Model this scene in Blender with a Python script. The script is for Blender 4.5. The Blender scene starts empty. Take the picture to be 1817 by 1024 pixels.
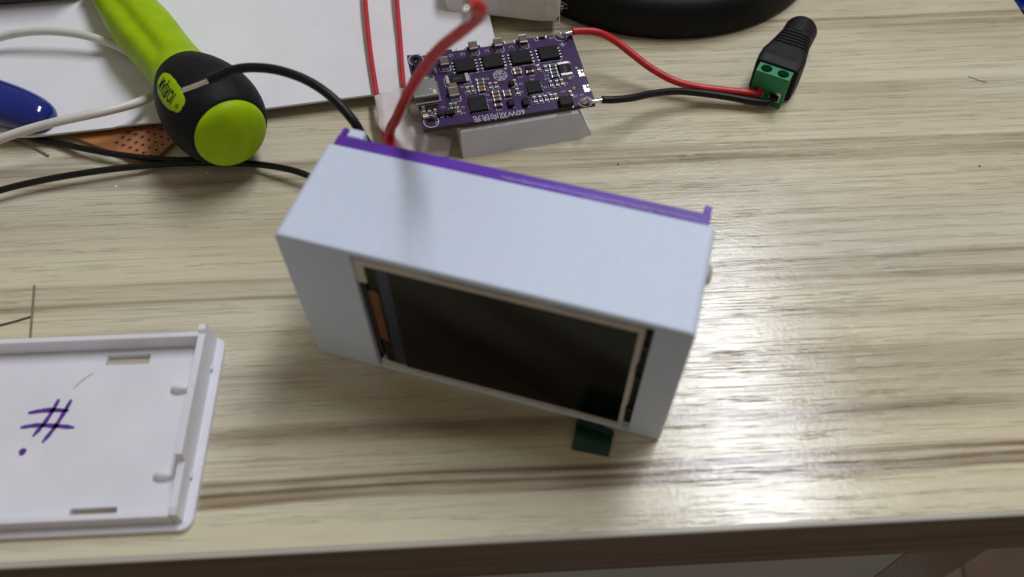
import bpy, bmesh, math, random
from mathutils import Vector, Matrix
from mathutils.geometry import tessellate_polygon
random.seed(7)
R = math.radians
sc = bpy.context.scene
COL = sc.collection
MM = 0.001
# ---------------------------------------------------------------- camera
IW, IH, FPX, PITCH, ROLL, CAMH = 1817.0, 1024.0, 1435.64, 0.96329766, -0.00491522, 174.6
_fw = Vector((0, math.cos(PITCH), -math.sin(PITCH))); _up = Vector((0, math.sin(PITCH), math.cos(PITCH))); _rt = Vector((1, 0, 0))
_r2 = math.cos(ROLL)*_rt + math.sin(ROLL)*_up; _u2 = -math.sin(ROLL)*_rt + math.cos(ROLL)*_up
CAM = Vector((0, 0, CAMH))
cd = bpy.data.cameras.new('camera'); cam = bpy.data.objects.new('camera', cd); COL.objects.link(cam)
cam.matrix_world = Matrix((( _r2.x, _u2.x, -_fw.x, 0), (_r2.y, _u2.y, -_fw.y, 0), (_r2.z, _u2.z, -_fw.z, CAMH*MM), (0, 0, 0, 1)))
cd.sensor_width = 36; cd.lens = FPX/IW*36; cd.clip_start = 0.005; cd.clip_end = 30
cd.dof.use_dof = True; cd.dof.focus_distance = 0.240; cd.dof.aperture_fstop = cd.lens/2.7
sc.camera = cam
# ---------------------------------------------------------------- light: two ceiling tubes and a dim room
w = bpy.data.worlds.new('World'); sc.world = w; w.use_nodes = True
bg = w.node_tree.nodes['Background']; bg.inputs[0].default_value = (1.0, 0.87, 0.72, 1); bg.inputs[1].default_value = 0.19
def tube_lamp(x, y, z, power, rz, length=1.2, width=0.05, col=(0.885, 0.915, 1.0)):
    l = bpy.data.lights.new('ceiling_tube', 'AREA'); l.shape = 'RECTANGLE'; l.size = width; l.size_y = length
    l.energy = power; l.color = col
    o = bpy.data.objects.new('ceiling_tube', l); COL.objects.link(o); o.location = (x, y, z); o.rotation_euler = (0, 0, rz)
    return o
tube_lamp(0.55, 0.97, 1.90, 16.0, R(4), 1.3, 0.15); tube_lamp(0.71, 0.97, 1.90, 16.0, R(4), 1.3, 0.15)
sc.view_settings.view_transform = 'Standard'; sc.view_settings.look = 'None'; sc.view_settings.gamma = 1; sc.view_settings.exposure = 0.08
sc.render.engine = 'CYCLES'
# ---------------------------------------------------------------- helpers
def ray(px, py): return _fw + (px-IW/2)/FPX*_r2 - (py-IH/2)/FPX*_u2
def at(px, py, z=0.0):                      # pixel -> point (mm) on the level plane z
    d = ray(px, py); t = (z-CAMH)/d.z; return CAM + t*d
def proj(p):
    d = Vector(p)-CAM; z = d.dot(_fw); return (IW/2+FPX*d.dot(_r2)/z, IH/2-FPX*d.dot(_u2)/z)

def mat(name, col, rough=0.5, metal=0.0, spec=0.5, var=0.0, vscale=300, bump=0.0, bscale=1500, stretch=(1,1,1), coat=0, trans=0, col2=None, alpha=1, sss=0):
    m = bpy.data.materials.new(name); m.use_nodes = True; nt = m.node_tree; b = nt.nodes['Principled BSDF']
    b.inputs['Base Color'].default_value = (*col, 1); b.inputs['Roughness'].default_value = rough; b.inputs['Metallic'].default_value = metal
    b.inputs['Specular IOR Level'].default_value = spec; b.inputs['Coat Weight'].default_value = coat; b.inputs['Coat Roughness'].default_value = 0.08
    b.inputs['Transmission Weight'].default_value = trans; b.inputs['Alpha'].default_value = alpha
    if sss:
        b.inputs['Subsurface Weight'].default_value = sss; b.inputs['Subsurface Scale'].default_value = 0.001
    tc = nt.nodes.new('ShaderNodeTexCoord'); mp = nt.nodes.new('ShaderNodeMapping'); mp.inputs['Scale'].default_value = stretch
    nt.links.new(tc.outputs['Object'], mp.inputs['Vector'])
    if var:
        n = nt.nodes.new('ShaderNodeTexNoise'); n.inputs['Scale'].default_value = vscale; n.inputs['Detail'].default_value = 5
        nt.links.new(mp.outputs[0], n.inputs['Vector'])
        mx = nt.nodes.new('ShaderNodeMix'); mx.data_type = 'RGBA'
        c2 = col2 or tuple(c*(1-var) for c in col)
        c1 = col if col2 else tuple(min(1, c*(1+var*0.5)) for c in col)
        mx.inputs[6].default_value = (*c1, 1); mx.inputs[7].default_value = (*c2, 1)
        r = nt.nodes.new('ShaderNodeMapRange'); r.inputs[1].default_value = 0.35; r.inputs[2].default_value = 0.65
        nt.links.new(n.outputs['Fac'], r.inputs[0]); nt.links.new(r.outputs[0], mx.inputs[0]); nt.links.new(mx.outputs[2], b.inputs['Base Color'])
        rr_ = nt.nodes.new('ShaderNodeMapRange'); rr_.inputs[3].default_value = max(0.02, rough-0.08); rr_.inputs[4].default_value = min(1, rough+0.08)
        nt.links.new(n.outputs['Fac'], rr_.inputs[0]); nt.links.new(rr_.outputs[0], b.inputs['Roughness'])
    if bump:
        n2 = nt.nodes.new('ShaderNodeTexNoise'); n2.inputs['Scale'].default_value = bscale; n2.inputs['Detail'].default_value = 3
        nt.links.new(mp.outputs[0], n2.inputs['Vector'])
        bp = nt.nodes.new('ShaderNodeBump'); bp.inputs['Strength'].default_value = bump; bp.inputs['Distance'].default_value = 0.0002
        nt.links.new(n2.outputs['Fac'], bp.inputs['Height']); nt.links.new(bp.outputs[0], b.inputs['Normal'])
    return m

M = {}
M['white_print'] = mat('white_print', (0.69, 0.78, 0.93), 0.55, var=0.02, vscale=900, bump=0.10, bscale=3500, sss=0.05)
M['lid_white'] = mat('lid_white', (0.80, 0.80, 0.85), 0.45, var=0.05, vscale=60, bump=0.08, bscale=3000, sss=0.05)
M['purple'] = mat('purple_print', (0.125, 0.025, 0.46), 0.42, var=0.25, vscale=250, bump=0.25, bscale=2600, stretch=(0.25, 1, 1))
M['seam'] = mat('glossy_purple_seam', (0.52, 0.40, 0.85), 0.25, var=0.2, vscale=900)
M['ink'] = mat('purple_ink', (0.115, 0.025, 0.31), 0.6, var=0.3, vscale=900)
M['cream'] = mat('bezel_cream', (0.66, 0.60, 0.54), 0.5, var=0.08)
M['glass'] = mat('screen_glass', (0.003, 0.003, 0.003), 0.14, spec=0.2, var=0.2, vscale=30)
M['gap'] = mat('dark_recess', (0.012, 0.010, 0.010), 0.6, var=0.2)
M['flex'] = mat('flex_orange', (0.16, 0.045, 0.010), 0.35, var=0.25, vscale=400)
M['polar'] = mat('polariser_blue', (0.010, 0.022, 0.065), 0.25, var=0.3, vscale=200)
M['film'] = mat('green_film', (0.003, 0.050, 0.034), 0.22, alpha=0.88, var=0.25, vscale=150, bump=0.2, bscale=400)
M['filmdark'] = mat('film_over_glass', (0.001, 0.005, 0.004), 0.2, spec=0.15, var=0.2)
M['stud'] = mat('plated_stud', (0.66, 0.66, 0.65), 0.22, 0.45, var=0.1, vscale=900)
M['steel'] = mat('steel', (0.62, 0.61, 0.58), 0.25, 1.0, var=0.15, vscale=800)
M['tin'] = mat('solder', (0.78, 0.76, 0.72), 0.26, 0.8, var=0.15, vscale=1500, bump=0.3, bscale=1500)
M['red'] = mat('red_silicone', (0.62, 0.020, 0.022), 0.42, var=0.18, vscale=250, bump=0.1, bscale=900)
M['red2'] = mat('red_vinyl', (0.55, 0.018, 0.035), 0.38, var=0.15, vscale=250)
M['black'] = mat('black_silicone', (0.007, 0.007, 0.007), 0.45, spec=0.3, var=0.3, vscale=300, bump=0.1, bscale=900)
M['blackcord'] = mat('black_vinyl', (0.009, 0.008, 0.007), 0.38, spec=0.35, var=0.3, vscale=300)
M['whitecord'] = mat('white_vinyl', (0.72, 0.70, 0.64), 0.4, var=0.10, vscale=120, sss=0.05)
M['lime'] = mat('lime_rubber', (0.35, 0.55, 0.0005), 0.5, spec=0.2, var=0.10, vscale=200, bump=0.12, bscale=2500)
M['rubber'] = mat('black_rubber', (0.007, 0.007, 0.010), 0.6, spec=0.2, var=0.3, vscale=400, bump=0.15, bscale=3000)
M['blue'] = mat('blue_plastic', (0.004, 0.020, 0.22), 0.12, var=0.15, vscale=80, coat=0.4)
M['paper'] = mat('white_card', (0.80, 0.80, 0.82), 0.75, var=0.04, vscale=50, bump=0.12, bscale=900)
M['tape'] = mat('masking_tape', (0.74, 0.66, 0.65), 0.7, var=0.08, vscale=150, bump=0.2, bscale=700)
M['foam'] = mat('white_foam', (0.76, 0.73, 0.73), 0.8, var=0.08, vscale=150, bump=0.35, bscale=700)
M['fibre'] = mat('pale_fibre', (0.55, 0.52, 0.46), 0.6, var=0.1)
M['hair'] = mat('dark_hair', (0.06, 0.045, 0.035), 0.5, var=0.1)
M['support'] = mat('support_white', (0.80, 0.83, 0.88), 0.55, var=0.05, vscale=100, bump=0.1, bscale=2500)
M['base'] = mat('black_base', (0.006, 0.006, 0.006), 0.6, spec=0.25, var=0.3, vscale=200, bump=0.35, bscale=1300)
M['perf'] = mat('phenolic', (0.36, 0.155, 0.075), 0.38, var=0.35, vscale=120, col2=(0.48, 0.20, 0.06))
M['pad'] = mat('copper_pad', (0.50, 0.25, 0.17), 0.4, 0.6, var=0.2, vscale=900)
M['jack'] = mat('black_jack', (0.010, 0.010, 0.013), 0.5, spec=0.2, var=0.25, vscale=400, bump=0.12, bscale=2500)
M['green'] = mat('green_terminal', (0.004, 0.24, 0.080), 0.42, var=0.12, vscale=400)
M['hole'] = mat('terminal_hole', (0.003, 0.055, 0.022), 0.5, var=0.2, vscale=400)
M['pcb'] = mat('solder_mask', (0.042, 0.006, 0.092), 0.42, spec=0.25, var=0.28, vscale=350)
M['pcbedge'] = mat('board_edge', (0.045, 0.028, 0.030), 0.6, var=0.3, vscale=700)
M['silk'] = mat('silkscreen', (0.62, 0.60, 0.66), 0.6, var=0.15, vscale=2500)
M['chip'] = mat('chip_epoxy', (0.007, 0.007, 0.008), 0.5, spec=0.18, var=0.3, vscale=1500, bump=0.15, bscale=5000)
M['mlcc'] = mat('ceramic_brown', (0.125, 0.085, 0.062), 0.5, var=0.25, vscale=600)
M['mlcc2'] = mat('ceramic_tan', (0.20, 0.10, 0.042), 0.5, var=0.25, vscale=600)
M['res'] = mat('resistor_grey', (0.055, 0.065, 0.07), 0.45, var=0.3, vscale=900)
M['usb'] = mat('usb_shell', (0.24, 0.24, 0.22), 0.33, 1.0, var=0.15, vscale=500)
M['ivory'] = mat('ivory_plastic_lit_edge', (0.72, 0.66, 0.48), 0.45, var=0.08)  # also paints the light along the USB shell's rounded side
M['led'] = mat('led_yellow', (0.66, 0.62, 0.40), 0.35, var=0.1)
M['case'] = mat('case_grey', (0.045, 0.042, 0.045), 0.6, var=0.2, vscale=100)
M['pin'] = mat('dull_pin', (0.34, 0.25, 0.18), 0.4, 0.3, var=0.2, vscale=300)
M['floor'] = mat('floor_tile', (0.15, 0.145, 0.15), 0.5, var=0.1, vscale=6)
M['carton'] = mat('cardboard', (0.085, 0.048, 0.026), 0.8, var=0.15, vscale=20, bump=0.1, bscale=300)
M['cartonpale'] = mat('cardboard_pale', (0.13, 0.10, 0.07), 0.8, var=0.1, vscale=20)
M['tapeyellow'] = mat('yellow_tape', (0.16, 0.10, 0.01), 0.4, var=0.1, vscale=20)

def cat_rom(pts, n=10):
    P = [Vector(p) for p in pts]; P = [2*P[0]-P[1]] + P + [2*P[-1]-P[-2]]; out = []
    for i in range(1, len(P)-2):
        for k in range(n):
            t = k/n; a, b, c, d = P[i-1:i+3]
            out.append(0.5*((2*b)+(c-a)*t+(2*a-5*b+4*c-d)*t*t+(3*b-a-3*c+d)*t**3))
    out.append(P[-2]); return out

class MB:
    def __init__(s): s.v = []; s.f = []; s.smooth = []
    def add(s, vs, fs, smooth=False):
        o = len(s.v); s.v += [tuple(p) for p in vs]; s.f += [tuple(i+o for i in f) for f in fs]; s.smooth += [smooth]*len(fs); return s
    def box(s, c, d, bev=0.0, mtx=None):
        bm = bmesh.new(); bmesh.ops.create_cube(bm, size=1)
        for v in bm.verts: v.co = Vector((v.co.x*d[0], v.co.y*d[1], v.co.z*d[2]))
        if bev: bmesh.ops.bevel(bm, geom=bm.edges[:], offset=bev, segments=1, affect='EDGES', profile=0.5)
        m = (mtx or Matrix.Identity(4)); cc = Vector(c)
        bm.verts.index_update()
        s.add([m @ (v.co+cc) for v in bm.verts], [[v.index for v in f.verts] for f in bm.faces]); bm.free(); return s
    def rings(s, rings, caps=True, smooth=True, closed=True):
        n = len(rings[0]); vs = [p for r in rings for p in r]; fs = []
        for i in range(len(rings)-1):
            for k in range(n if closed else n-1):
                a = i*n+k; b = i*n+(k+1) % n; fs.append((a, b, b+n, a+n))
        s.add(vs, fs, smooth)
        if caps:
            o = len(s.v)-len(vs)
            s.f.append(tuple(o+k for k in reversed(range(n)))); s.f.append(tuple(o+(len(rings)-1)*n+k for k in range(n))); s.smooth += [False, False]
        return s
    def tube(s, pts, r, n=12, sub=10, caps=True):
        P = cat_rom(pts, sub) if sub else [Vector(p) for p in pts]
        rad = r if callable(r) else (lambda t: r)
        rings = []; t0 = (P[1]-P[0]).normalized(); a = t0.orthogonal().normalized()
        for i, p in enumerate(P):
            t = (P[min(i+1, len(P)-1)]-P[max(i-1, 0)]).normalized()
            a = (a - t*a.dot(t)).normalized(); b = t.cross(a); rr = rad(i/(len(P)-1))
            rings.append([p+rr*(math.cos(2*math.pi*k/n)*a+math.sin(2*math.pi*k/n)*b) for k in range(n)])
        return s.rings(rings, caps)
    def lathe(s, prof, n=40, mtx=None, mod=None, caps=False, smooth=True):
        m = mtx or Matrix.Identity(4); rings = []
        for z, r in prof:
            rings.append([m @ Vector((r*(mod(z, 2*math.pi*k/n) if mod else 1)*math.cos(2*math.pi*k/n), r*(mod(z, 2*math.pi*k/n) if mod else 1)*math.sin(2*math.pi*k/n), z)) for k in range(n)])
        return s.rings(rings, caps, smooth)
    def plate(s, outer, holes, z0, z1, mtx=None):       # polygon with holes, extruded
        m = mtx or Matrix.Identity(4); loops = [outer]+list(holes)
        flat = [p for l in loops for p in l]
        tris = tessellate_polygon([[Vector((x, y, 0)) for x, y in l] for l in loops])
        n = len(flat)
        vs = [m @ Vector((x, y, z1)) for x, y in flat]+[m @ Vector((x, y, z0)) for x, y in flat]
        fs = []
        for t in tris:
            a, b, c = [flat[i] for i in t]
            up = (b[0]-a[0])*(c[1]-a[1])-(b[1]-a[1])*(c[0]-a[0]) > 0
            t = t if up else t[::-1]
            fs.append(tuple(t)); fs.append(tuple(i+n for i in reversed(t)))
        o = 0
        for li, l in enumerate(loops):
            k = len(l); area = sum(l[i][0]*l[(i+1) % k][1]-l[(i+1) % k][0]*l[i][1] for i in range(k))
            ccw = (area > 0) == (li == 0)
            for i in range(k):
                a, b = o+i, o+(i+1) % k
                fs.append((a+n, b+n, b, a) if ccw else (b+n, a+n, a, b))
            o += k
        s.add(vs, fs); return s
    def build(s, name, m, parent=None):
        me = bpy.data.meshes.new(name); me.from_pydata([(x*MM, y*MM, z*MM) for x, y, z in s.v], [], s.f); me.update()
        me.polygons.foreach_set('use_smooth', s.smooth); me.materials.append(M[m] if isinstance(m, str) else m)
        o = bpy.data.objects.new(name, me); COL.objects.link(o)
        if parent: o.parent = parent
        return o
def rr(x0, y0, x1, y1, r, n=6):
    out = []
    for cx, cy, a0 in ((x1-r, y0+r, -90), (x1-r, y1-r, 0), (x0+r, y1-r, 90), (x0+r, y0+r, 180)):
        for k in range(n+1):
            a = R(a0+90*k/n); out.append((cx+r*math.cos(a), cy+r*math.sin(a)))
    return out
def circ(x, y, r, n=16): return [(x+r*math.cos(2*math.pi*k/n), y+r*math.sin(2*math.pi*k/n)) for k in range(n)]
def tag(o, label, cat, group=None):
    o['label'] = label; o['category'] = cat
    if group: o['group'] = group
    return o
def thing(name, label, cat, loc=(0, 0, 0), rot=(0, 0, 0), group=None):
    o = bpy.data.objects.new(name, None); o.empty_display_size = 0.005; COL.objects.link(o)
    o.location = Vector(loc)*MM; o.rotation_euler = rot
    return tag(o, label, cat, group)
def struct(o): o['kind'] = 'structure'; return o
def text_mesh(s, size, bold=0.0):
    c = bpy.data.curves.new('lettering', 'FONT'); c.body = s; c.size = size; c.align_x = 'CENTER'; c.align_y = 'CENTER'; c.resolution_u = 3; c.offset = bold
    o = bpy.data.objects.new('lettering', c); COL.objects.link(o)
    dg = bpy.context.evaluated_depsgraph_get(); dg.update()
    me = bpy.data.meshes.new_from_object(o.evaluated_get(dg))
    vs = [v.co.copy() for v in me.vertices]; fs = [tuple(p.vertices) for p in me.polygons]
    bpy.data.objects.remove(o); bpy.data.curves.remove(c); bpy.data.meshes.remove(me)
    return vs, fs
def ring_poly(pts, w):      # outline strokes as flat quads: list of (x,y), closed by caller
    vs = []; fs = []
    for a, b in zip(pts[:-1], pts[1:]):
        a = Vector(a); b = Vector(b); d = (b-a)
        if d.length < 1e-6: continue
        d.normalize(); nrm = Vector((-d.y, d.x))*w/2; e = d*w*0.35
        o = len(vs); vs += [a-nrm-e, b-nrm+e, b+nrm+e, a+nrm-e]; fs.append((o, o+1, o+2, o+3))
    return vs, fs

# ---------------------------------------------------------------- desk
DYAW = R(2.7)
desk = bpy.data.objects.new('desk', None); COL.objects.link(desk); desk.location = (0, 56*MM, 0); desk.rotation_euler = (0, 0, DYAW); struct(desk)
def wood_material():
    m = bpy.data.materials.new('ash_laminate'); m.use_nodes = True; nt = m.node_tree; N = nt.nodes; L = nt.links; b = N['Principled BSDF']
    tc = N.new('ShaderNodeTexCoord')
    def mapping(sx, sy, loc=(0, 0, 0)):
        mp = N.new('ShaderNodeMapping'); mp.inputs['Scale'].default_value = (sx, sy, sy); mp.inputs['Location'].default_value = loc
        L.new(tc.outputs['Object'], mp.inputs['Vector']); return mp
    def noise(sx, sy, detail=4, rough=0.5, loc=(0, 0, 0), dist=0):
        n = N.new('ShaderNodeTexNoise'); n.inputs['Scale'].default_value = 1; n.inputs['Detail'].default_value = detail; n.inputs['Roughness'].default_value = rough; n.inputs['Distortion'].default_value = dist
        L.new(mapping(sx, sy, loc).outputs[0], n.inputs['Vector']); return n.outputs['Fac']
    def math_(op, a, c, d=None):
        n = N.new('ShaderNodeMath'); n.operation = op
        for i, x in enumerate((a, c) if d is None else (a, c, d)):
            if isinstance(x, (int, float)): n.inputs[i].default_value = x
            else: L.new(x, n.inputs[i])
        return n.outputs[0]
    def rng(x, a, c, lo=0, hi=1):
        n = N.new('ShaderNodeMapRange'); L.new(x, n.inputs[0]); n.inputs[1].default_value = a; n.inputs[2].default_value = c; n.inputs[3].default_value = lo; n.inputs[4].default_value = hi; return n.outputs[0]
    def mix(f, c1, c2):
        n = N.new('ShaderNodeMix'); n.data_type = 'RGBA'
        if isinstance(f, (int, float)): n.inputs[0].default_value = f
        else: L.new(f, n.inputs[0])
        for i, c in ((6, c1), (7, c2)):
            if isinstance(c, tuple): n.inputs[i].default_value = (*c, 1)
            else: L.new(c, n.inputs[i])
        return n.outputs[2]
    sep = N.new('ShaderNodeSeparateXYZ'); L.new(tc.outputs['Object'], sep.inputs[0])
    warp = math_('MULTIPLY_ADD', noise(3.2, 18, 3), 0.013, -0.0065)
    warp2 = math_('MULTIPLY_ADD', noise(11, 240, 3, loc=(3, 1, 0)), 0.0022, -0.0011)
    v = math_('ADD', math_('ADD', sep.outputs[1], warp), warp2)
    # broad tone of the print across the boards (mm from the front edge -> darkness)
    stops = [(0, .12), (3, .05), (8.3, .04), (9.3, .95), (10.6, .60), (11.8, 1.2), (12.6, .40), (13.2, .45), (14.2, 1.1), (15.4, .28), (17, .18), (21, .22), (24.5, .62), (26.5, .75), (28, .40), (33, .38), (40.5, .40), (42, .55), (45, .22), (50, .20),
             (55, .42), (58, .15), (63.5, .25), (65, .78), (66.3, .35), (70.3, .30), (71.5, .55), (73, .15), (90, .28), (105, .25), (108.3, .72), (110, .35)]
    stops2 = [(110, .35), (113.4, .60), (115, .15), (125, .25), (133, .35), (138, .50), (141, .20), (150, .25), (160, .30), (165, .38), (167.5, .62), (170, .45), (171.5, .80), (173, .30), (185, .35), (195, .5), (215, .2), (240, .4), (260, .3)]
    def ramp(st, lo, hi):
        cr = N.new('ShaderNodeValToRGB'); e = cr.color_ramp.elements; cr.color_ramp.interpolation = 'LINEAR'
        t = rng(v, lo*MM, hi*MM); L.new(t, cr.inputs[0])
        st = sorted(st)[:32]
        for i, (p, d) in enumerate(st):
            q = (p-lo)/(hi-lo); el = e[i] if i < 2 else e.new(q)
            if i < 2: el.position = q
            el.color = (d, d, d, 1)
        return cr.outputs[0]
    lowr = ramp(stops, 0, 110); hir = ramp(stops2, 110, 260)
    tone = mix(math_('GREATER_THAN', v, 0.110), lowr, hir)
    patch = noise(14, 60, 3, loc=(9, 4, 0))
    tone = math_('MULTIPLY', tone, rng(patch, .3, .7, .6, 1.3))
    fine = noise(9, 1200, 4, 0.62, dist=0.15)
    fine2 = noise(28, 3600, 3, 0.6, loc=(4, 2, 0))
    tone = math_('ADD', tone, math_('MULTIPLY_ADD', fine, 0.48, -0.24))
    tone = math_('ADD', tone, math_('MULTIPLY_ADD', fine2, 0.34, -0.17))
    thin = rng(noise(6, 620, 3, 0.6, loc=(6, 3, 1)), .585, .66); thin = math_('MULTIPLY', thin, rng(noise(9, 60, 2, loc=(2, 9, 0)), .40, .62))
    tone = math_('ADD', tone, math_('MULTIPLY', thin, 0.30))
    broad = noise(7, 22, 2, loc=(1, 7, 0))
    pale = mix(rng(broad, .35, .65), (0.73, 0.66, 0.445), (0.705, 0.665, 0.51))
    dark = mix(rng(noise(20, 500, 2, loc=(2, 2, 2)), .35, .65), (0.22, 0.145, 0.075), (0.25, 0.185, 0.125))
    col = mix(rng(tone, 0.10, 0.98), pale, dark)
    L.new(col, b.inputs['Base Color'])
    # embossed pores and orange peel of the overlay
    pore = noise(60, 2400, 3, 0.6, loc=(5, 5, 0), dist=0.1); por = rng(pore, 0.545, 0.60)
    zone = noise(9, 520, 2, loc=(8, 3, 0), dist=0.1); por = math_('MULTIPLY', por, rng(zone, .49, .54, .05, 1))
    peel = noise(800, 1000, 3)
    hgt = math_('ADD', math_('MULTIPLY', por, -1.6), math_('MULTIPLY', peel, 0.22))
    hgt = math_('ADD', hgt, math_('MULTIPLY', noise(20, 700, 2, loc=(1, 1, 5)), 0.07))
    bp = N.new('ShaderNodeBump'); bp.inputs['Strength'].default_value = 0.6; bp.inputs['Distance'].default_value = 0.00019
    L.new(hgt, bp.inputs['Height']); L.new(bp.outputs[0], b.inputs['Normal'])
    L.new(rng(noise(120, 300, 3), .3, .7, .14, .23), b.inputs['Roughness'])
    b.inputs['Specular IOR Level'].default_value = 0.5
    return m
M['wood'] = wood_material()
M['band'] = mat('brown_edge_band', (0.21, 0.145, 0.095), 0.5, var=0.3, vscale=60, stretch=(0.1, 1, 6))
M['bandlit'] = mat('lit_edge_band', (0.50, 0.46, 0.40), 0.45, var=0.2, vscale=120, stretch=(0.1, 1, 1))  # paler than the band: light on its top edge put into the colour
XR = 184.6
b = MB(); b.plate(rr(-620, 0, XR-2.2, 760, 0.5, 1), [], -25, 0); b.build('desk_top', 'wood', desk)
b = MB()      # front edge band with a softened upper arris
sec = [(-0.02, -25), (-1.2, -25), (-1.2, -0.75), (-0.02, -0.75)]
b.rings([[(-620, y, z) for y, z in sec], [(XR-2.2, y, z) for y, z in sec]], smooth=False); b.build('edge_band', 'band', desk)
b = MB(); sec = [(-0.03, -0.74), (-1.3, -0.74), (-1.3, -0.5), (-1.15, -0.2), (-0.8, -0.06), (-0.03, -0.06)]  # top edge of the band, painted pale as if catching light
b.rings([[(-620, y, z) for y, z in sec], [(XR-2.2, y, z) for y, z in sec]], smooth=False); b.build('band_lit_edge', 'bandlit', desk)
b = MB(); sec = [(XR-2.18, -25), (XR, -25), (XR, -0.8), (XR-0.5, -0.1), (XR-2.18, -0.06)]
b.rings([[(x, 760, z) for x, z in sec], [(x, -2.0, z) for x, z in sec]], smooth=False); b.build('side_band', 'wood', desk)
for sx in (-600, XR-40):
    for sy in (40, 720):
        b = MB(); b.box((sx, sy, -25.2-357), (40, 40, 714), 2); b.build('desk_leg', 'steel', desk)
dp = at(1692, 966, -26); dlx = dp.x*math.cos(DYAW)+(dp.y-56)*math.sin(DYAW)
M['drawer'] = mat('drawer_grey', (0.50, 0.48, 0.47), 0.6, var=0.08, vscale=30)
b = MB(); b.box((dlx-300, 14, -25.2-140), (600, 16, 280), 0.5); dr = b.build('drawer_front', 'drawer', desk)
b = MB(); b.box((dlx+0.3, 14, -25.2-140), (0.6, 15.6, 279), 0.1); b.build('edge_strip', 'tapeyellow', dr)
fl = MB(); fl.box((0, 0, -745), (6000, 6000, 10)); struct(fl.build('floor', 'floor'))

# carton on the floor below the front edge
ct = at(1697, 969, -420)
carton = thing('cardboard_box', 'brown cardboard box with a pale flap on the floor under the desk edge', 'box', (ct.x, ct.y, -740), (0, 0, R(-6)))
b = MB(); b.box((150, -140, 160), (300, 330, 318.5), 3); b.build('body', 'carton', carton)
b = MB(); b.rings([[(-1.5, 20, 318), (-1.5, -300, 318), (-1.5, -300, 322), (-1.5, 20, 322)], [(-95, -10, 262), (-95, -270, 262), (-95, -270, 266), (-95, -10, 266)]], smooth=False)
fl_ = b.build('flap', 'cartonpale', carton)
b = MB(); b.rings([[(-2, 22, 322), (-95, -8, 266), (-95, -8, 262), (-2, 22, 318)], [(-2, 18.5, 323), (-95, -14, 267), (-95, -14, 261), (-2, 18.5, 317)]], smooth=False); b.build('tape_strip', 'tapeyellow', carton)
# blue bin past the right edge of the desk
bn = at(1840, -10, -330)
binr = thing('plastic_bin', 'blue plastic bin on the floor past the right edge of the desk', 'bin', (bn.x+95, bn.y+60, -740))
b = MB(); b.lathe([(0, 0.1), (0, 105), (4, 110), (395, 138), (400, 142), (408, 142), (410, 140), (400, 134), (12, 104), (10, 0.1)], 40); b.build('bucket', 'blue', binr)
b = MB(); b.lathe([(385, 143), (387, 147), (398, 148), (401, 144)], 40); b.build('rim_band', 'blue', binr)

# ---------------------------------------------------------------- printed display box
BYAW = -0.28945891; BL, BD, BH = 86.0, 26.7, 47.0
dev = thing('printed_enclosure', 'white 3D printed box with a small black screen and purple back frame', 'enclosure', (-48.39, 102.61, 0), (0, 0, BYAW))
def dloc(p):     # world mm -> box local
    q = Vector(p)-Vector((-48.39, 102.61, 0)); c, s = math.cos(BYAW), math.sin(BYAW); return Vector((q.x*c+q.y*s, -q.x*s+q.y*c, q.z))
def dface(px, py, depth=0):
    c, s = math.cos(BYAW), math.sin(BYAW); n = Vector((-s, c, 0)); o = Vector((-48.39, 102.61, 0))+n*depth
    d = ray(px, py); t = (o-CAM).dot(n)/d.dot(n); return dloc(CAM+t*d)
WIN = (16.4, 1.0, 78.5, 45.5)
def shell():
    mb = MB(); N_ = 6; r = 1.6
    def ring(ins, y): return [(x, y, z) for x, z in rr(ins, ins, BL-ins, BH-ins, max(r-ins, 0.25), N_)]
    outer = [ring(0.55, 0), ring(0.16, 0.16), ring(0, 0.55), ring(0, BD-0.25), ring(0.25, BD)]
    mb.rings(outer, caps=False, smooth=False)
    win = rr(WIN[0], WIN[1], WIN[2], WIN[3], 0.3, 2)
    def cap(o2, h2, y, flip):
        loops = [o2, h2]; flat = [p for l in loops for p in l]
        tr = tessellate_polygon([[Vector((x, z, 0)) for x, z in l] for l in loops]); fs = []
        for t in tr:
            a, b_, c = [flat[i] for i in t]; up = (b_[0]-a[0])*(c[1]-a[1])-(b_[1]-a[1])*(c[0]-a[0]) > 0
            fs.append(tuple(t if up != flip else t[::-1]))
        mb.add([(x, y, z) for x, z in flat], fs)
    cap(rr(0.55, 0.55, BL-0.55, BH-0.55, r-0.55, N_), win, 0, False)
    inner = rr(1.6, 1.6, BL-1.6, BH-1.6, 0.8, N_); win2 = rr(WIN[0], WIN[1], WIN[2], WIN[3], 0.3, 2)
    cap(inner, win2, 1.6, True)
    mb.rings([[(x, 0, z) for x, z in reversed(win)], [(x, 1.6, z) for x, z in reversed(win)]], caps=False, smooth=False)
    mb.rings([[(x, 1.6, z) for x, z in reversed(inner)], [(x, BD, z) for x, z in reversed(inner)]], caps=False, smooth=False)
    cap(rr(0.25, 0.25, BL-0.25, BH-0.25, r-0.25, N_), inner, BD, True)
    return mb
shell().build('shell', 'white_print', dev)
XZ = Matrix(((1, 0, 0, 0), (0, 0, -1, 0), (0, 1, 0, 0), (0, 0, 0, 1)))      # plate (x,y,z) -> (x,-z,y)
def face_plate(outer, holes, d0, d1): b = MB(); b.plate(outer, holes, -d1, -d0, XZ); return b      # depth d0 (front) .. d1
disp = face_plate(rr(14.5, 1.7, 80.5, 45.3, .4, 2), [], 1.9, 3.4).build('display_module', 'gap', dev)
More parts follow.
